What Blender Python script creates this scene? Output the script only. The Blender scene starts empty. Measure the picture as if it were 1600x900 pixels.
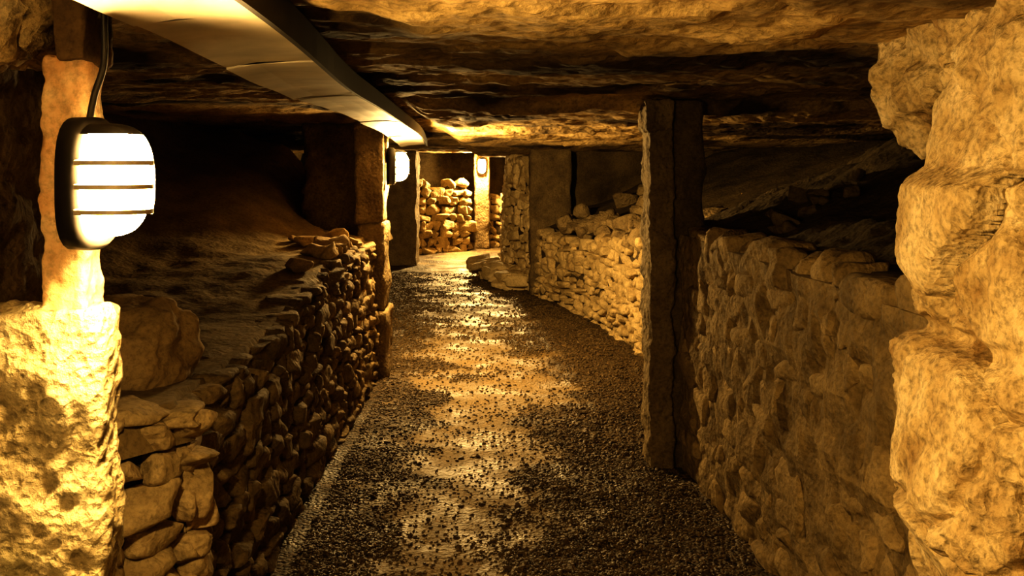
import bpy, math, random, bmesh
import numpy as np
from mathutils import Vector, Matrix, noise

random.seed(7); rng = np.random.default_rng(7)
scene = bpy.context.scene
EYE = 1.6

# ---------------------------------------------------------------- helpers
def link(o, parent=None):
    scene.collection.objects.link(o)
    if parent: o.parent = parent
    return o

def mesh_obj(name, verts, faces, mat, smooth=True, parent=None):
    me = bpy.data.meshes.new(name)
    me.from_pydata([tuple(v) for v in verts], [], [tuple(f) for f in faces])
    me.update()
    if smooth: me.polygons.foreach_set('use_smooth', [True]*len(me.polygons))
    if mat: me.materials.append(mat)
    return link(bpy.data.objects.new(name, me), parent)

def fr(x, y, z, o=4, sc=1.0):
    return noise.fractal(Vector((x*sc, y*sc, z*sc)), 1.0, 2.0, o)

def smooth(a, b, x):
    t = min(1, max(0, (x-a)/(b-a))); return t*t*(3-2*t)

def interp(pts, t):
    if t <= pts[0][0]: return pts[0][1]
    for (a, va), (b, vb) in zip(pts, pts[1:]):
        if t <= b: return va+(vb-va)*(t-a)/(b-a)
    return pts[-1][1]

# ---------------------------------------------------------------- materials
def stone_mat(name, c1, c2, c3=None, scale=3.0, bump=0.6, pit=0.4, rough=0.85, fine=60, moss=None, stain=None, lo=.6):
    m = bpy.data.materials.new(name); m.use_nodes = True
    nt = m.node_tree; N = nt.nodes; L = nt.links; N.clear()
    out = N.new('ShaderNodeOutputMaterial'); b = N.new('ShaderNodeBsdfPrincipled')
    L.new(b.outputs[0], out.inputs[0])
    geo = N.new('ShaderNodeNewGeometry')
    n1 = N.new('ShaderNodeTexNoise'); n1.inputs['Scale'].default_value = scale
    n1.inputs['Detail'].default_value = 8; n1.inputs['Roughness'].default_value = 0.65
    L.new(geo.outputs['Position'], n1.inputs['Vector'])
    cr = N.new('ShaderNodeValToRGB'); cr.color_ramp.elements[0].position = .32; cr.color_ramp.elements[1].position = .68
    cr.color_ramp.elements[0].color = (*c1, 1); cr.color_ramp.elements[1].color = (*c2, 1)
    if c3:
        e = cr.color_ramp.elements.new(.5); e.color = (*c3, 1)
    L.new(n1.outputs[0], cr.inputs[0])
    n2 = N.new('ShaderNodeTexNoise'); n2.inputs['Scale'].default_value = fine
    n2.inputs['Detail'].default_value = 5; n2.inputs['Roughness'].default_value = .7
    L.new(geo.outputs['Position'], n2.inputs['Vector'])
    vr = N.new('ShaderNodeTexVoronoi'); vr.inputs['Scale'].default_value = fine*.7
    L.new(geo.outputs['Position'], vr.inputs['Vector'])
    mp = N.new('ShaderNodeMapRange'); mp.inputs[1].default_value = .3; mp.inputs[2].default_value = .55
    mp.inputs[3].default_value = lo; mp.inputs[4].default_value = 1.08
    L.new(n2.outputs[0], mp.inputs[0])
    mx = N.new('ShaderNodeMix'); mx.data_type = 'RGBA'; mx.blend_type = 'MULTIPLY'; mx.inputs[0].default_value = 1
    L.new(cr.outputs[0], mx.inputs[6]); L.new(mp.outputs[0], mx.inputs[7])
    col = mx.outputs[2]
    if moss or stain:
        sp = N.new('ShaderNodeSeparateXYZ'); L.new(geo.outputs['Position'], sp.inputs[0])
        nm = N.new('ShaderNodeTexNoise'); nm.inputs['Scale'].default_value = 9 if moss else 1.3; nm.inputs['Detail'].default_value = 7
        L.new(geo.outputs['Position'], nm.inputs['Vector'])
        th = N.new('ShaderNodeMapRange'); th.inputs[1].default_value = .46 if moss else .50; th.inputs[2].default_value = .60
        L.new(nm.outputs[0], th.inputs[0])
        m2 = N.new('ShaderNodeMix'); m2.data_type = 'RGBA'
        if moss:
            hz = N.new('ShaderNodeMapRange'); hz.inputs[1].default_value = moss; hz.inputs[2].default_value = moss-.35
            L.new(sp.outputs[2], hz.inputs[0])
            mu = N.new('ShaderNodeMath'); mu.operation = 'MULTIPLY'; L.new(hz.outputs[0], mu.inputs[0]); L.new(th.outputs[0], mu.inputs[1])
            m2.inputs[7].default_value = (.18, .21, .05, 1); L.new(mu.outputs[0], m2.inputs[0])
        else:
            m2.inputs[7].default_value = (*stain, 1); L.new(th.outputs[0], m2.inputs[0])
        L.new(col, m2.inputs[6]); col = m2.outputs[2]
    L.new(col, b.inputs['Base Color'])
    b.inputs['Roughness'].default_value = rough
    b.inputs['Specular IOR Level'].default_value = .3
    bp1 = N.new('ShaderNodeBump'); bp1.inputs['Strength'].default_value = bump; bp1.inputs['Distance'].default_value = .03
    n3 = N.new('ShaderNodeTexNoise'); n3.inputs['Scale'].default_value = fine*.3; n3.inputs['Detail'].default_value = 6
    L.new(geo.outputs['Position'], n3.inputs['Vector']); L.new(n3.outputs[0], bp1.inputs['Height'])
    bp2 = N.new('ShaderNodeBump'); bp2.inputs['Strength'].default_value = pit; bp2.inputs['Distance'].default_value = .012
    ad = N.new('ShaderNodeMath'); ad.operation = 'ADD'
    L.new(n2.outputs[0], ad.inputs[0]); L.new(vr.outputs[0], ad.inputs[1])
    L.new(ad.outputs[0], bp2.inputs['Height']); L.new(bp1.outputs[0], bp2.inputs['Normal'])
    L.new(bp2.outputs[0], b.inputs['Normal'])
    return m

def plain_mat(name, col, rough=.5, metal=0, nscale=12, var=.25, bump=.05):
    m = bpy.data.materials.new(name); m.use_nodes = True
    nt = m.node_tree; N = nt.nodes; L = nt.links; b = N['Principled BSDF']
    geo = N.new('ShaderNodeNewGeometry'); n = N.new('ShaderNodeTexNoise'); n.inputs['Scale'].default_value = nscale
    n.inputs['Detail'].default_value = 6
    L.new(geo.outputs['Position'], n.inputs['Vector'])
    cr = N.new('ShaderNodeValToRGB')
    cr.color_ramp.elements[0].position = .3; cr.color_ramp.elements[1].position = .7
    cr.color_ramp.elements[0].color = (*[c*(1-var) for c in col], 1); cr.color_ramp.elements[1].color = (*col, 1)
    L.new(n.outputs[0], cr.inputs[0]); L.new(cr.outputs[0], b.inputs['Base Color'])
    b.inputs['Roughness'].default_value = rough; b.inputs['Metallic'].default_value = metal
    bp = N.new('ShaderNodeBump'); bp.inputs['Strength'].default_value = bump*4; bp.inputs['Distance'].default_value = .005
    L.new(n.outputs[0], bp.inputs['Height']); L.new(bp.outputs[0], b.inputs['Normal'])
    return m

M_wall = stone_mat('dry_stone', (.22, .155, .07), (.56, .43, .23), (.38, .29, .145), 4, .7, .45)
M_wall_shade = stone_mat('shaded_dry_stone', (.11, .078, .034), (.34, .255, .128), (.21, .155, .075), 4, .7, .45)  # darker copy of dry_stone: shade on the left wall face put into the colour
M_wallR = stone_mat('mortared_stone', (.15, .105, .045), (.42, .31, .15), None, 5, .8, .6)
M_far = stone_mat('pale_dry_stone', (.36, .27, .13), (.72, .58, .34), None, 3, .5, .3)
M_pillar = stone_mat('hewn_stone', (.38, .29, .14), (.75, .63, .38), None, 6, .8, .9, fine=80, moss=.95)
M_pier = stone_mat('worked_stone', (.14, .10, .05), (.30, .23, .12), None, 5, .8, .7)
M_dark = stone_mat('dark_hewn_stone', (.07, .05, .025), (.19, .14, .07), None, 5, .6, .5)  # dark brown stone tones for piers, outer walls and rubble
M_rock = stone_mat('limestone_rock', (.24, .145, .05), (.72, .59, .36), (.50, .375, .185), 4.5, .7, .7, fine=60, lo=.4)
M_ceil = stone_mat('quarry_ceiling', (.11, .075, .03), (.66, .50, .25), (.42, .30, .13), 2.6, .7, .5, rough=.85, fine=40, stain=(.05, .032, .014), lo=.5)
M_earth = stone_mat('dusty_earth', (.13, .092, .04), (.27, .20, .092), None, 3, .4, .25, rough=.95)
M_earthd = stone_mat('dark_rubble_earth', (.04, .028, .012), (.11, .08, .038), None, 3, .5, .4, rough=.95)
M_boulder = stone_mat('sandy_boulder', (.28, .20, .09), (.46, .34, .17), None, 3, .4, .25, rough=.95)
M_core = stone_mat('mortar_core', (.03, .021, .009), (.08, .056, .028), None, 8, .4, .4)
M_mortar = stone_mat('lime_mortar', (.13, .09, .038), (.34, .25, .12), None, 7, .8, .7)
M_post = stone_mat('rust_stained_stone', (.60, .30, .11), (.82, .64, .38), None, 7, .6, .4, fine=50)
M_wood = stone_mat('old_timber', (.07, .045, .02), (.22, .14, .06), None, 9, .5, .3, fine=70)
M_gravel = stone_mat('gravel_stone', (.028, .019, .008), (.165, .115, .053), None, 40, .1, .1, rough=.55, fine=150)
M_metal = plain_mat('galvanised_cover', (.62, .54, .40), .55, 0, 5, .45)
M_metal_dk = plain_mat('duct_side', (.02, .015, .01), .8, 0, 8, .3)
M_black = plain_mat('black_casing', (.018, .015, .012), .5, 0, 20, .3)
M_rib = plain_mat('cast_grille', (.40, .34, .24), .5, .1, 20, .2)

def floor_mat():
    m = bpy.data.materials.new('gravel_floor'); m.use_nodes = True
    nt = m.node_tree; N = nt.nodes; L = nt.links; b = N['Principled BSDF']
    geo = N.new('ShaderNodeNewGeometry'); at = N.new('ShaderNodeAttribute'); at.attribute_name = 'trail'
    vo = N.new('ShaderNodeTexVoronoi'); vo.inputs['Scale'].default_value = 60; L.new(geo.outputs['Position'], vo.inputs['Vector'])
    n = N.new('ShaderNodeTexNoise'); n.inputs['Scale'].default_value = 3.5; n.inputs['Detail'].default_value = 8
    L.new(geo.outputs['Position'], n.inputs['Vector'])
    nf = N.new('ShaderNodeTexNoise'); nf.inputs['Scale'].default_value = 35; nf.inputs['Detail'].default_value = 4
    L.new(geo.outputs['Position'], nf.inputs['Vector'])
    g = N.new('ShaderNodeMix'); g.data_type = 'RGBA'; g.inputs[6].default_value = (.024, .016, .008, 1); g.inputs[7].default_value = (.13, .09, .043, 1)
    sx = N.new('ShaderNodeSeparateColor'); L.new(vo.outputs['Color'], sx.inputs[0]); L.new(sx.outputs[0], g.inputs[0])
    t = N.new('ShaderNodeMix'); t.data_type = 'RGBA'; t.inputs[6].default_value = (.11, .078, .034, 1); t.inputs[7].default_value = (.31, .225, .108, 1)
    L.new(n.outputs[0], t.inputs[0])
    mx = N.new('ShaderNodeMix'); mx.data_type = 'RGBA'
    L.new(at.outputs['Fac'], mx.inputs[0]); L.new(g.outputs[2], mx.inputs[6]); L.new(t.outputs[2], mx.inputs[7])
    L.new(mx.outputs[2], b.inputs['Base Color'])
    rr = N.new('ShaderNodeMapRange'); rr.inputs[1].default_value = .38; rr.inputs[2].default_value = .62
    rr.inputs[3].default_value = .44; rr.inputs[4].default_value = .78
    L.new(n.outputs[0], rr.inputs[0]); L.new(rr.outputs[0], b.inputs['Roughness'])
    b.inputs['Specular IOR Level'].default_value = .3
    s = N.new('ShaderNodeMapRange'); s.inputs[3].default_value = 1.0; s.inputs[4].default_value = .4
    L.new(at.outputs['Fac'], s.inputs[0])
    bp = N.new('ShaderNodeBump'); bp.inputs['Distance'].default_value = .014; bp.invert = True
    L.new(vo.outputs['Distance'], bp.inputs['Height']); L.new(s.outputs[0], bp.inputs['Strength'])
    bp2 = N.new('ShaderNodeBump'); bp2.inputs['Distance'].default_value = .025; bp2.inputs['Strength'].default_value = .7
    L.new(nf.outputs[0], bp2.inputs['Height']); L.new(bp.outputs[0], bp2.inputs['Normal'])
    L.new(bp2.outputs[0], b.inputs['Normal'])
    return m
M_floor = floor_mat()

def emit_mat(name, col, s):
    m = bpy.data.materials.new(name); m.use_nodes = True
    nt = m.node_tree; nt.nodes.clear()
    o = nt.nodes.new('ShaderNodeOutputMaterial'); e = nt.nodes.new('ShaderNodeEmission')
    e.inputs[0].default_value = (*col, 1); e.inputs[1].default_value = s
    nt.links.new(e.outputs[0], o.inputs[0]); return m
LCOL = (1.0, .67, .26)

# ---------------------------------------------------------------- geometry generators
def box_grid(nx, ny, nz):
    idx = {}; V = []; F = []
    def vid(i, j, k):
        if (i, j, k) not in idx:
            idx[(i, j, k)] = len(V); V.append((2*i/nx-1, 2*j/ny-1, 2*k/nz-1))
        return idx[(i, j, k)]
    for i in range(nx):
        for j in range(ny):
            F.append((vid(i, j, 0), vid(i, j+1, 0), vid(i+1, j+1, 0), vid(i+1, j, 0)))
            F.append((vid(i, j, nz), vid(i+1, j, nz), vid(i+1, j+1, nz), vid(i, j+1, nz)))
    for i in range(nx):
        for k in range(nz):
            F.append((vid(i, 0, k), vid(i+1, 0, k), vid(i+1, 0, k+1), vid(i, 0, k+1)))
            F.append((vid(i, ny, k), vid(i, ny, k+1), vid(i+1, ny, k+1), vid(i+1, ny, k)))
    for j in range(ny):
        for k in range(nz):
            F.append((vid(0, j, k), vid(0, j, k+1), vid(0, j+1, k+1), vid(0, j+1, k)))
            F.append((vid(nx, j, k), vid(nx, j+1, k), vid(nx, j+1, k+1), vid(nx, j, k+1)))
    return np.array(V), np.array(F)

def rough_box(name, lo, hi, res, mat, amp=.015, sc=6, rnd=.03, parent=None, seed=0):
    lo = np.array(lo, float); hi = np.array(hi, float); d = hi-lo
    n = [max(2, min(130, int(x/res))) for x in d]
    V, F = box_grid(*n)
    c = (lo+hi)/2; h = d/2
    out = []
    for v in V:
        p = v*h
        q = np.clip(p, -(h-rnd), h-rnd); e = p-q; l = np.linalg.norm(e)
        if l > 1e-9: p = q+e/l*min(l, rnd)
        nr = p/h; nr = np.sign(nr)*np.abs(nr)**6; nn = np.linalg.norm(nr)+1e-9; nr = nr/nn
        w = p+c
        f = fr(w[0]+seed, w[1], w[2], 4, sc)*amp + fr(w[0]+seed, w[1]+9, w[2], 2, sc*6)*amp*.35
        out.append(w+nr*f)
    return mesh_obj(name, out, F, mat, parent=parent)

T_V, T_F = box_grid(6, 6, 6)
T_V = T_V/(np.sum(np.abs(T_V)**7, axis=1)**(1/7))[:, None]

def rock_verts(size, cuts=7, TV=T_V, cutd=(.62, .95)):
    v = TV.copy()
    for _ in range(cuts):
        n = rng.normal(size=3); n /= np.linalg.norm(n); dd = rng.uniform(*cutd)
        s = v@n-dd; v = v-np.maximum(s, 0)[:, None]*n*.95
    ph = rng.uniform(0, 6.28, (3, 3)); fq = rng.uniform(1.5, 3.4, (3, 3))
    for a in range(3):
        v[:, a] += .06*np.sin(v@fq[a]+ph[a, 0])+.03*np.sin(v@(fq[(a+1) % 3]*2.3)+ph[a, 1])
    return v*np.array(size)/2

class Pile:
    def __init__(s, TV=T_V, TF=T_F): s.V = []; s.F = []; s.n = 0; s.TV = TV; s.TF = TF
    def add(s, pos, size, R=None, **k):
        v = rock_verts(size, TV=s.TV, **k)
        if R is not None: v = v@np.array(R).T
        s.V.append(v+np.array(pos)); s.F.append(s.TF+s.n); s.n += len(v)
    def build(s, name, mat, parent=None):
        return mesh_obj(name, np.concatenate(s.V), np.concatenate(s.F), mat, parent=parent)

def rotm(rx, ry, rz):
    return Matrix.Rotation(rz, 3, 'Z')@Matrix.Rotation(ry, 3, 'Y')@Matrix.Rotation(rx, 3, 'X')

def path_eval(path, s):
    for a, b in zip(path, path[1:]):
        a = np.array(a); b = np.array(b); l = np.linalg.norm(b-a)
        if s <= l: return a+(b-a)*s/l, (b-a)/l
        s -= l
    return b, (b-a)/l

# side = -1: face looks to the right of the walking direction; +1: to the left
def stone_wall(name, path, ztop, h=.1, ln=.17, depth=.2, batter=.05, mat=M_wall, core=.05, side=1, z0=-.02, jit=.025, cutd=(.7, 1.05), thick=.3, cmat=None, cuts=7, camp=.02, coping=False):
    L = sum(np.linalg.norm(np.array(b)-np.array(a)) for a, b in zip(path, path[1:]))
    P = Pile(); z = z0
    zmax = max(ztop(t/20*L) for t in range(21))
    sd = random.random()*50
    while z < zmax:
        hh = h*random.uniform(.7, 1.35); s = random.uniform(-.5, 0)*ln
        while s < L:
            l = ln*random.uniform(.5, 1.6)*(1 if random.random() > .15 else 1.5)
            sc = min(max(s+l/2, 0), L); p, t = path_eval(path, sc)
            zc = z+hh/2+.05*noise.noise(Vector((sc*1.9, z*1.5, sd)))
            top = ztop(sc)+.03*noise.noise(Vector((sc*3, 0, sd)))
            if zc+hh*(.65 if coping else .3) < top:
                nrm = np.array((-t[1], t[0]))*side
                off = -(depth/2)+random.uniform(-jit, jit)-batter*zc
                c = p+nrm*off
                R = rotm(random.uniform(-.12, .12), random.uniform(-.17, .17), math.atan2(t[1], t[0])+random.uniform(-.15, .15))
                hv = hh*random.uniform(.85, 1.35)
                P.add((c[0], c[1], zc), (l*1.05, depth, hv*1.07), R, cutd=cutd, cuts=cuts)
            s += l
        z += hh
    if coping:      # flat irregular slabs finishing the top
        s = 0
        while s < L:
            l = random.uniform(.12, .26); sc = min(s+l/2, L); p, t = path_eval(path, sc)
            nrm = np.array((-t[1], t[0]))*side; dp_ = random.uniform(.11, .19); c = p+nrm*(-.02-dp_/2-batter*ztop(sc)+random.uniform(-.02, .02))
            P.add((c[0], c[1], ztop(sc)-.03+random.uniform(-.008, .008)), (l*1.05, dp_, random.uniform(.05, .07)),
                  rotm(random.uniform(-.07, .07), random.uniform(-.07, .07), math.atan2(t[1], t[0])+random.uniform(-.25, .25)), cutd=(.6, .95), cuts=6)
            s += l
    par = bpy.data.objects.new(name, None); link(par)
    P.build('laid_stones', mat, par)
    n = max(2, int(L/.04)); V = []; F = []
    rows = 24
    for i in range(n+1):
        s = L*i/n; p, t = path_eval(path, s); nrm = np.array((-t[1], t[0]))*side
        zt = ztop(s)-.10
        prof = [(-core-batter*(z0+(zt-z0)*j/rows), z0+(zt-z0)*j/rows) for j in range(rows+1)]+[(-thick, zt), (-thick, z0)]
        for (o, zz) in prof:
            o += camp*fr(p[0], p[1], zz, 4, 7) if o > -thick else 0
            q = p+nrm*o; V.append((q[0], q[1], zz))
    m = rows+3
    for i in range(n):
        for j in range(m):
            a = i*m+j; b = i*m+(j+1) % m; F.append((a, b, b+m, a+m))
    F.append(tuple(range(m-1, -1, -1))); F.append(tuple(n*m+j for j in range(m)))
    mesh_obj('core', V, F, cmat or M_core, False, par)
    return par

def terrain(name, xs, ys, zf, mat, xmap=None):
    V = []
    for y in ys:
        for x in xs:
            X = xmap(x, y) if xmap else x
            V.append((X, y, zf(X, y)))
    nx = len(xs)
    F = [(j*nx+i, j*nx+i+1, (j+1)*nx+i+1, (j+1)*nx+i) for j in range(len(ys)-1) for i in range(nx-1)]
    return mesh_obj(name, V, F, mat)

# ---------------------------------------------------------------- floor
TR = [(0, -.2), (4, -.25), (5.2, -.24), (7, -.12), (9.8, -.36), (13.7, -.85), (17, -.9), (20, -.8)]
def trail(x, y):
    c = interp(TR, y)+.1*noise.noise(Vector((0, y*1.1, 3)))
    w = interp([(3, .22), (5, .34), (7, .52), (12, .45)], y)+.16*noise.noise(Vector((5, y*1.5, 0)))
    d = abs(x-c)/w+1.0*fr(x, y, 7, 5, 2.4)
    return 1-smooth(.5, 1.2, d)
def floor_z(x, y):
    t = trail(x, y)
    return .018*fr(x, y, 0, 3, 1.2)+.012*(1-.7*t)*fr(x, y, 4, 3, 8)-.010*t
xs = list(np.arange(-3.2, 2.6, .035)); ys = []
y = -2.0
while y < 21: ys.append(y); y += .035 if y < 7 else .07
fl = terrain('floor', xs, ys, floor_z, M_floor)
at = fl.data.attributes.new('trail', 'FLOAT', 'POINT')
at.data.foreach_set('value', [trail(v.co.x, v.co.y) for v in fl.data.vertices])

ico_v = []; ph = (1+5**.5)/2
for a, b in ((1, ph), (-1, ph), (1, -ph), (-1, -ph)):
    ico_v += [(0, a, b), (a, b, 0), (b, 0, a)]
ico_v = np.array(ico_v, float); ico_v /= np.linalg.norm(ico_v[0])
bm = bmesh.new()
for v in ico_v: bm.verts.new(v)
bmesh.ops.convex_hull(bm, input=bm.verts); bm.verts.index_update()
ico_v = np.array([v.co[:] for v in bm.verts]); ico_f = np.array([[v.index for v in f.verts] for f in bm.faces]); bm.free()
GV = []; GF = []; n = 0; cnt = 0
while cnt < 44000:
    y = 3.0+11*(random.random()**1.9)
    xr = interp([(3, 1.02), (5, .85), (7.7, 1.02), (8.3, .98), (10, .68), (11.6, .2), (13, -.25), (15, -.35)], y)
    xl = interp([(3, -.86), (7, -.93), (7.6, -1.2), (10, -1.45), (15, -1.85)], y)
    x = random.uniform(xl, xr)
    t = trail(x, y)
    if random.random() < t*.84: continue
    if fr(x, y, 30, 3, 1.8) > .12 and random.random() < .6: continue
    s = random.uniform(.003, .0070)*(1+.06*y)*(1.8 if random.random() < .05 else 1)
    v = ico_v*rng.uniform(.65, 1.25, (12, 1))*s*np.array((random.uniform(.8, 1.4), 1, .7))
    v = v@np.array(rotm(random.uniform(-.5, .5), random.uniform(-.5, .5), random.uniform(0, 6.3))).T
    GV.append(v+np.array((x, y, floor_z(x, y)+s*.25))); GF.append(ico_f+n); n += 12; cnt += 1
mesh_obj('gravel', np.concatenate(GV), np.concatenate(GF), M_gravel, False)

# ---------------------------------------------------------------- ceiling
def ceil_z(x, y):
    w = .25*fr(x, y, 2, 3, .7)
    z = 1.955+.02*fr(x, y, 5, 3, .8)
    z -= .035*(1-smooth(2.2, 2.5, y+w*1.3))*smooth(-.5, -.2, x+w)
    z -= .08*smooth(5.2, 5.32, y+w*.8)*smooth(-.62, -.45, x+.2*w)
    z -= .03*smooth(7.0, 7.1, y+w)
    z -= .06*smooth(7.5, 10, y)
    z -= .05*smooth(11.5, 11.7, y+w*.5)
    z += .018*fr(x*.8, y*1.1, 1, 5, 2.6)+.011*fr(x, y, 8, 4, 9)
    z -= .014*smooth(.1, .16, fr(x*.6, y, 12, 4, 1.6))
    z += .012*smooth(.15, .21, fr(x*.7, y, 22, 4, 2.1))
    return z
xs = list(np.arange(-4.6, -1.6, .07))+list(np.arange(-1.6, 1.8, .020))+list(np.arange(1.8, 3.8, .07))
ys = []; y = -2.0
while y < 20.5: ys.append(y); y += .06 if y < 1.4 else (.018 if y < 5.8 else (.04 if y < 9 else .08))
terrain('ceiling', xs, ys, ceil_z, M_ceil)

# ---------------------------------------------------------------- left side
LA = [(-1.18, 2.15), (-.88, 2.86), (-.91, 2.94)]
LB = [(-.945, 2.93), (-.945, 3.6), (-.965, 4.6), (-.99, 7.1)]
stone_wall('wall_left_end', LA, lambda s: interp([(0, .95), (.78, .89)], s), h=.09, ln=.14, depth=.2, batter=.03, side=-1, jit=.03, core=.07, cuts=9, cutd=(.66, 1.0), coping=True)
stone_wall('wall_left', LB, lambda s: interp([(0, .86), (1.3, .865), (1.9, .95), (2.8, 1.02), (4.2, 1.05)], s), h=.072, ln=.15, depth=.2, batter=.04, mat=M_wall_shade, side=-1, jit=.022, core=.06, cuts=6, cutd=(.8, 1.1), coping=True)
def xface(y): return interp([(2.15, -1.18), (2.86, -.88), (3.0, -.94), (3.6, -.945), (4.6, -.965), (7.1, -.99)], y)
def fill_left(x, y):
    d = xface(y)-x
    z = interp([(2.2, .945), (2.9, .885), (3.3, .86), (4.3, .875), (4.8, .945), (5.7, 1.025), (7, 1.05)], y)
    z += .02*smooth(.1, .5, d)-.12*(1-smooth(.05, .12, d))
    z += .40*max(0, d-1.1)**1.3+.25*max(0, y-5.6)*smooth(.4, 1.1, d)
    z += .5*smooth(1.7, 2.2, d)
    z += (.05*fr(x, y, 1, 5, 1.5)+.012*fr(x, y, 1, 4, 7))*smooth(.1, .5, d)
    return min(z, 1.97)
terrain('earth_fill', list(np.arange(-3.3, -.045, .03)), list(np.arange(2.0, 8.5, .035)), fill_left, M_earth, lambda u, y: xface(y)+u)

def boulder(name, pos, size, mat, seed=1, n=26, amp=.09, rot=0, sc=1.6):
    V, F = box_grid(n, n, n); V = V/(np.sum(np.abs(V)**2.4, axis=1)**(1/2.4))[:, None]
    out = []; R = np.array(rotm(0, 0, rot))
    for v in V:
        r = 1+amp*2*fr(v[0]+seed, v[1], v[2], 5, sc)+amp*.4*fr(v[0], v[1]+seed, v[2], 4, sc*4)
        out.append(R@(v*r*np.array(size)/2)+np.array(pos))
    return mesh_obj(name, out, F, mat)
boulder('boulder', (-1.32, 3.3, .95), (.42, .5, .36), M_boulder, 3)

P = Pile()
for i in range(16):
    y = random.uniform(5.3, 6.9); x = xface(y)-.12-abs(random.gauss(0, .12)); s = random.uniform(.07, .14)
    P.add((x, y, fill_left(x, y)+s*.2), (s*1.3, s, s*.7), rotm(random.uniform(-.4, .4), random.uniform(-.4, .4), random.uniform(0, 6)), cutd=(.5, .9))
P.build('rubble_pile', M_boulder)

par = bpy.data.objects.new('stone_pier', None); link(par)
rough_box('upper_block', (-1.18, 7.16, 1.15), (-.965, 7.5, 1.90), .03, M_pier, .02, 5, .02, par, 3)
rough_box('middle_block', (-1.16, 7.18, .5), (-.955, 7.52, 1.16), .03, M_pier, .02, 5, .02, par, 5)
rough_box('base_block', (-1.12, 7.12, -.03), (-.93, 7.55, .50), .03, M_pier, .02, 5, .02, par, 7)
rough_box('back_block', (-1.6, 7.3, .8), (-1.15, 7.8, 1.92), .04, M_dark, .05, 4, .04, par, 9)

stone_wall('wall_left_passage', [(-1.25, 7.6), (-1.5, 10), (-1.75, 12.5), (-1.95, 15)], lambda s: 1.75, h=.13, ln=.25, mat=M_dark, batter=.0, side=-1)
rough_box('stone_pier', (-2.0, 15.0, -.03), (-1.5, 15.6, 1.80), .05, M_pier, .03, 4, .03, None, 12)

par = bpy.data.objects.new('stone_pillar', None); link(par)
rough_box('base_block', (-1.35, 1.71, -.03), (-.735, 1.82, 1.34), .009, M_pillar, .018, 7, .02, par, 1)
rough_box('slim_post', (-.865, 1.755, 1.32), (-.775, 1.84, 1.80), .006, M_post, .014, 6, .015, par, 2)
rough_box('rear_block', (-1.5, 1.93, .8), (-1.05, 2.3, 1.84), .02, M_dark, .03, 5, .03, par, 4)
rough_box('timber_head', (-.83, 1.72, 1.78), (-.765, 1.85, 1.96), .01, M_wood, .012, 6, .012, par, 6)
rough_box('head_rock', (-1.5, 1.72, 1.79), (-.86, 1.95, 1.97), .015, M_rock, .05, 6, .04, par, 8)

# ---------------------------------------------------------------- right side
def zt_r1(s): return interp([(0, 1.27), (1, 1.29), (2.6, 1.32)], s)
stone_wall('wall_right', [(1.16, 2.3), (1.02, 3.7), (.885, 5.1)], zt_r1, h=.13, ln=.17, depth=.2, batter=.0, mat=M_wallR, core=.008, side=1, jit=.016, cutd=(.72, 1.05), cmat=M_mortar, camp=.035)
def xr1(y): return interp([(2.3, 1.16), (3.7, 1.02), (5.1, .885), (5.6, .9)], y)
def fill_right(x, y):
    d = x-xr1(y)
    z = 1.24+.03*smooth(3, 5, y)+.42*max(0, d-.25)**1.1+(.06*fr(x, y, 3, 5, 1.8)+.03*fr(x, y, 1, 4, 6))*smooth(.1, .4, d)-.12*(1-smooth(.04, .12, d))
    return min(z, 1.97)
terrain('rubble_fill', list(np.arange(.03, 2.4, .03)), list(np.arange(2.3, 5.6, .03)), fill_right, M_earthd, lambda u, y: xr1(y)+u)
P = Pile()
for i in range(12):
    y = random.uniform(4.4, 5.0); x = xr1(y)+random.uniform(.28, .9); s = random.uniform(.06, .14)
    P.add((x, y, fill_right(x, y)+s*.15), (s*1.3, s, s*.7), rotm(random.uniform(-.5, .5), random.uniform(-.5, .5), random.uniform(0, 6)), cutd=(.5, .9))
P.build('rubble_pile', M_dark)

par = bpy.data.objects.new('stone_pier', None); link(par)
rough_box('slim_post', (.725, 5.05, -.03), (.85, 5.35, 1.78), .012, M_pier, .022, 7, .012, par, 3)
rough_box('cap', (.71, 5.03, 1.77), (.85, 5.37, 1.93), .012, M_pier, .022, 7, .012, par, 8)
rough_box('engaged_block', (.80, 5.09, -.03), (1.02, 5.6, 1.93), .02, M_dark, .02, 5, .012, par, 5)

def zt_r2(s): return 1.22 if s < .28 else (1.05 if s < .45 else interp([(.45, .95), (2.2, .86), (4.2, .8)], s))
stone_wall('wall_right_passage', [(1.08, 7.7), (1.02, 8.3), (.72, 10.1), (.26, 11.6)], zt_r2, h=.085, ln=.16, depth=.2, mat=M_wall, side=1, jit=.03, cutd=(.76, 1.08))
stone_wall('wall_right_recess', [(1.10, 5.5), (1.35, 7.0), (1.2, 7.65)], lambda s: .95, mat=M_wallR, side=1)
def xr2(y): return interp([(5.5, 1.15), (7, 1.35), (7.7, 1.12), (8.3, 1.04), (10.1, .74), (11.7, .28), (12.5, .2)], y)
def fill_r2(x, y):
    d = x-xr2(y)
    z = .84+.42*max(0, d-.15)+.05*fr(x, y, 3, 5, 2)*smooth(.05, .3, d)
    return min(z, 1.9)
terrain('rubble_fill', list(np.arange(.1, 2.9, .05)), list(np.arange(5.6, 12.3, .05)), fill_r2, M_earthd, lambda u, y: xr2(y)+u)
P = Pile()
for i in range(70):
    y = random.uniform(7.9, 11.4)
    x = xr2(y)+.12+abs(random.gauss(.05, .35)); s = random.uniform(.10, .30)
    P.add((x, y, fill_r2(x, y)+s*.2), (s*1.3, s, s*.8), rotm(random.uniform(-.5, .5), random.uniform(-.5, .5), random.uniform(0, 6)), cutd=(.5, .9))
P.build('rubble_pile', M_pier)

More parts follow.
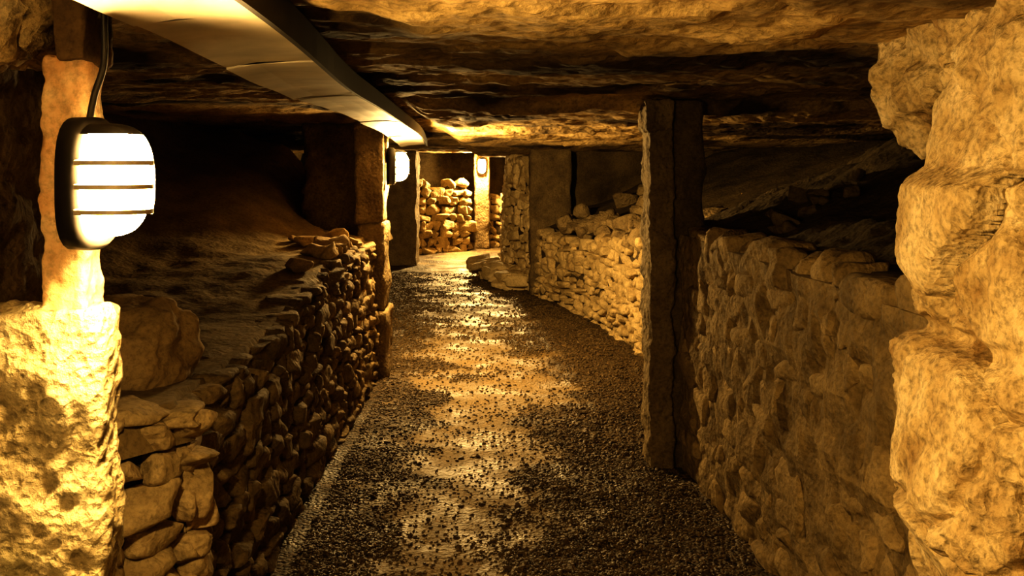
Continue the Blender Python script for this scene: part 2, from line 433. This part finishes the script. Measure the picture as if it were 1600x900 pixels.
rough_box('stone_pier', (.22, 11.6, -.03), (.72, 12.1, 1.80), .04, M_dark, .03, 4, .03, None, 15)
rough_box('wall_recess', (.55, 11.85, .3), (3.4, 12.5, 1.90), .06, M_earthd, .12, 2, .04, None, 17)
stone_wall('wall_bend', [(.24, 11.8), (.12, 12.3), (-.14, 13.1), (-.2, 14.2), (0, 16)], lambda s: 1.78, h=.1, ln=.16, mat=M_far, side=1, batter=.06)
P = Pile()
for i in range(60):
    t = random.random(); s = random.uniform(.15, .35)
    x = .05-.45*t+random.gauss(0, .05); y = 12.2+1.8*t
    P.add((x, y, .05+random.random()*.12), (s*1.2, s, s*.6), rotm(0, random.uniform(-.3, .3), random.uniform(0, 6)), cutd=(.6, .95))
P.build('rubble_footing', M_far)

stone_wall('wall_far', [(-1.75, 16.6), (-.75, 17.6)], lambda s: 1.27+.06*math.sin(s*7), h=.13, ln=.2, mat=M_wall, side=-1)
stone_wall('wall_far', [(-.42, 18.2), (.5, 18.0)], lambda s: 1.05, h=.13, ln=.2, mat=M_wall, side=-1)
rough_box('lamp_pillar', (-.71, 17.95, -.03), (-.42, 18.3, 1.80), .04, M_pier, .02, 4, .03, None, 21)
rough_box('wall_end', (-3.2, 19.6, -.1), (2.4, 20.2, 2.1), .12, M_dark, .15, 1.5, .05, None, 22)
rough_box('wall_outer_left', (-4.9, -2, -.1), (-4.4, 20.2, 2.2), .15, M_dark, .15, 1.5, .05, None, 23)
rough_box('wall_outer_right', (3.6, -2, -.1), (4.1, 20.2, 2.2), .15, M_dark, .15, 1.5, .05, None, 24)

# ---------------------------------------------------------------- foreground rock, right
prof = [(0, .95), (.45, .96), (.65, .924), (.77, .88), (.874, .814), (1.035, .825), (1.18, .832), (1.225, .865), (1.255, .87), (1.30, .855), (1.358, .85),
        (1.55, .845), (1.593, .90), (1.71, .915), (1.857, .92), (1.885, .935), (1.91, .925), (2.02, .92)]
V = []; F = []; nz = 340; na = 380
cx, cy = 1.5, 1.95
for k in range(nz+1):
    z = -.03+2.0*k/nz
    xe = interp(prof, z); rx = cx-xe-.01; ry = .42
    for a in range(na):
        th = 2*math.pi*a/na; c, s = math.cos(th), math.sin(th)
        e = 3.6; r = (abs(c)**e+abs(s)**e)**(-1/e)
        x = r*c; yy = r*s
        px, py = x*rx, yy*ry
        # separate boulders: each Voronoi cell gets its own offset, tilt and roughness, with dark joints between
        wv = .22*fr(px, py, z, 3, 3)
        d, pts = noise.voronoi(Vector((px*2.1+wv, py*2.1-wv, z*2.7+.4+.25*fr(py, z, px, 2, 3))))
        crack = min(1, (d[1]-d[0])*7)
        hsh = noise.cell(pts[0]*7.3); h2 = noise.cell(pts[0]*3.1+Vector((5, 1, 2))); h3 = noise.cell(pts[0]*5.7+Vector((1, 8, 3)))
        f = .030*fr(px, py, z, 4, 2.6)+.02*(hsh-.5)+.07*(crack-1)*(.4+.6*h2)
        f += .06*(h2-.5)*(z*2.7-pts[0][2])*.5+.06*(h3-.5)*(py*2.1-pts[0][1])*.5
        rg = .35+.9*smooth(.2, .8, h3)
        f += .020*rg*fr(px+4, py, z, 5, 9)+.014*rg*fr(px, py, z, 3, 24)
        d2, _ = noise.voronoi(Vector((px*18, py*18, z*18)))
        f += -.018*rg*max(0, .45-d2[0])*3*smooth(-.2, .15, fr(px, py, z+3, 2, 3))
        g = smooth(1.2, 1.225, z)-smooth(1.235, 1.265, z)
        f -= .045*g*smooth(-.4, .4, yy+.3)
        nl = math.hypot(x, yy)
        V.append((cx+px+x/nl*f, cy+py+yy/nl*f, z))
for k in range(nz):
    for a in range(na):
        b = (a+1) % na; F.append((k*na+a, k*na+b, (k+1)*na+b, (k+1)*na+a))
F.append(tuple(range(na-1, -1, -1))); F.append(tuple(nz*na+a for a in range(na)))
mesh_obj('rock_pillar', V, F, M_rock)
boulder('rock_overhang', (1.28, 2.6, 1.86), (.5, .5, .46), M_rock, 5, 36, .10)

# ---------------------------------------------------------------- cable duct under the ceiling
dp = [(.6, -.55, 1.885), (1.67, -.565, 1.875), (1.95, -.57, 1.862), (3.2, -.672, 1.856), (4.4, -.735, 1.868), (5.6, -.785, 1.86), (7.0, -.80, 1.82), (8.2, -.87, 1.795), (9.2, -.95, 1.77)]
def dpos(y): return interp([(a, b) for a, b, c in dp], y), interp([(a, c) for a, b, c in dp], y)
duct = bpy.data.objects.new('cable_duct', None); link(duct)
def sweep(name, ys, offs, mat, zo=0, wig=0):
    V = []; F = []; m = len(offs)
    for y in ys:
        X = sum(dpos(y+q)[0] for q in (-.4, -.2, 0, .2, .4))/5; Z = sum(dpos(y+q)[1] for q in (-.4, -.2, 0, .2, .4))/5
        for (ox, oz) in offs: V.append((X+ox, y, Z+oz+zo+wig*noise.noise(Vector((ox*3, y*2, 1)))))
    for i in range(len(ys)-1):
        for j in range(m):
            a = i*m+j; b = i*m+(j+1) % m; F.append((a, b, b+m, a+m))
    F.append(tuple(range(m-1, -1, -1))); F.append(tuple((len(ys)-1)*m+j for j in range(m)))
    return mesh_obj(name, V, F, mat, False, duct)
edges = [-1.5, -.4, .6, 1.75, 2.45, 3.55, 3.68, 4.65, 5.7, 6.75, 7.8, 8.6, 9.2]
for i, (a, b) in enumerate(zip(edges, edges[1:])):
    dz = .004*(i % 2)
    t = random.uniform(-.006, .006)
    sweep('cover_%d' % (i+1), list(np.linspace(a, b-.006, 8)), [(-.118, -.014-t), (-.04, -.003), (.04, .001), (.118, t), (.118, .007+t), (-.118, -.006-t)], M_metal, dz-.004, .008)
sweep('tray', list(np.linspace(-1.5, 9.2, 60)), [(-.112, .002), (.112, .006), (.112, .055), (-.112, .05)], M_metal_dk)
sweep('side_flange', list(np.linspace(-1.5, 9.2, 60)), [(.118, -.012), (.13, -.012), (.13, .06), (.118, .06)], M_metal_dk)

# ---------------------------------------------------------------- lamps
def lamp(loc, ang, strength, k=1.0, shield=None):
    par = bpy.data.objects.new('bulkhead_lamp', None); link(par)
    glow = emit_mat('lamp_glass', LCOL, strength)
    R = rotm(0, 0, ang)
    def tf(V): return [tuple(R@Vector((v[0]*k, v[1]*k, v[2]*k))+Vector(loc)) for v in V]
    def oblong(hy, hz, x0, x1, n=40, e=3.2):
        V = []; F = []
        for x, s in ((x0, 1), (x1*.7+x0*.3, 1), (x1, .9)):
            for i in range(n):
                t = 2*math.pi*i/n; c, q = math.cos(t), math.sin(t); r = (abs(c)**e+abs(q)**e)**(-1/e)
                V.append((x, r*c*hy*s, r*q*hz*s))
        for a in range(2):
            for i in range(n):
                j = (i+1) % n; F.append((a*n+i, a*n+j, (a+1)*n+j, (a+1)*n+i))
        F.append(tuple(range(n-1, -1, -1))); F.append(tuple(2*n+i for i in range(n)))
        return V, F
    V, F = oblong(.058, .114, -.035, .010); mesh_obj('housing', tf(V), F, M_black, True, par)
    nu, nv = 22, 28
    def dome(ax, ay, az, u0, u1, w0=-math.pi/2, w1=math.pi/2):
        V = []; F = []
        for i in range(nu+1):
            for j in range(nv+1):
                u = u0+(u1-u0)*i/nu; w = w0+(w1-w0)*j/nv
                cz = math.copysign(abs(math.cos(u))**.8, math.cos(u)); sx = abs(math.sin(u))**.55
                V.append((.005+ax*sx*max(0, math.cos(w))**.7, ay*sx*math.copysign(abs(math.sin(w))**.8, math.sin(w)), az*cz))
        for i in range(nu):
            for j in range(nv):
                a = i*(nv+1)+j; F.append((a, a+1, a+nv+2, a+nv+1))
        return V, F
    V, F = dome(.090, .051, .090, 0, math.pi); mesh_obj('diffuser', tf(V), F, glow, True, par)
    V, F = dome(.100, .057, .103, 0, math.pi*.22); mesh_obj('hood', tf(V), F, M_black, True, par)
    if shield:  # added blocker, unseen behind the dome, keeps lamp light off the passage beyond
        V, F = dome(.098, .060, .104, math.pi*.1, math.pi*shield, math.pi*.14, math.pi/2); mesh_obj('added_light_shield', tf(V), F, M_black, True, par)
    def rib(nm, z, t, gx, gy, inx=.012):
        V = []; F = []; n = 24
        for j in range(n+1):
            w = math.pi*j/n-math.pi/2; c = max(0, math.cos(w))**.7; s = math.copysign(abs(math.sin(w))**.8, math.sin(w))
            for (g, zz) in ((0, z+t), (inx, z+t*.4), (inx, z-t*.6), (0, z-t*.2)):
                V.append((.004+(gx+g)*c, (gy+g)*s, zz))
        for j in range(n):
            for q in range(4):
                a = j*4+q; b = j*4+(q+1) % 4; F.append((a, b, b+4, a+4))
        F.append((3, 2, 1, 0)); F.append(tuple(n*4+q for q in range(4)))
        mesh_obj(nm, tf(V), F, M_rib, False, par)
    for i, z in enumerate((-.046, -.004, .036)): rib('louvre_%d' % (i+1), z, .008, .084, .046)
    return par
lamp((-.712, 1.645, 1.565), math.radians(-18), 1020, 1.0, .64)
lamp((-.905, 7.33, 1.575), math.radians(18), 1450, 1.25)
lamp((-.56, 17.85, 1.55), math.radians(-90), 3000, 1.4)
# added fill lamp and pillar behind the viewpoint, unseen, to brighten the foreground
rough_box('stone_pillar', (-1.45, -1.15, -.03), (-1.0, -.75, 1.93), .03, M_pillar, .02, 5, .02, None, 31)
lamp((-.96, -.80, 1.56), math.radians(48), 500)

def cable(name, pts, r, parent=None):
    cu = bpy.data.curves.new(name, 'CURVE'); cu.dimensions = '3D'; cu.bevel_depth = r; cu.bevel_resolution = 3
    sp = cu.splines.new('BEZIER'); sp.bezier_points.add(len(pts)-1)
    for b, p in zip(sp.bezier_points, pts): b.co = p; b.handle_left_type = b.handle_right_type = 'AUTO'
    cu.materials.append(M_black); o = bpy.data.objects.new(name, cu); return link(o, parent)
cable('electric_cable', [(-.72, 1.70, 1.96), (-.722, 1.70, 1.86), (-.724, 1.70, 1.77), (-.735, 1.69, 1.72), (-.74, 1.675, 1.66)], .006)

# ---------------------------------------------------------------- world + camera
w = bpy.data.worlds.new('world'); scene.world = w; w.use_nodes = True
w.node_tree.nodes['Background'].inputs[0].default_value = (1, .6, .25, 1)
w.node_tree.nodes['Background'].inputs[1].default_value = .005
cam = bpy.data.cameras.new('camera'); cam.lens = 33.75; cam.sensor_width = 36; cam.shift_y = -195/1600
cam.clip_start = .02
co = bpy.data.objects.new('camera', cam); scene.collection.objects.link(co)
co.location = (0, 0, EYE); co.rotation_euler = (math.pi/2, 0, 0)
scene.camera = co
scene.view_settings.view_transform = 'Standard'
for lk in ('High Contrast', 'Medium High Contrast'):
    try:
        scene.view_settings.look = lk; break
    except Exception as e: print(lk, e)
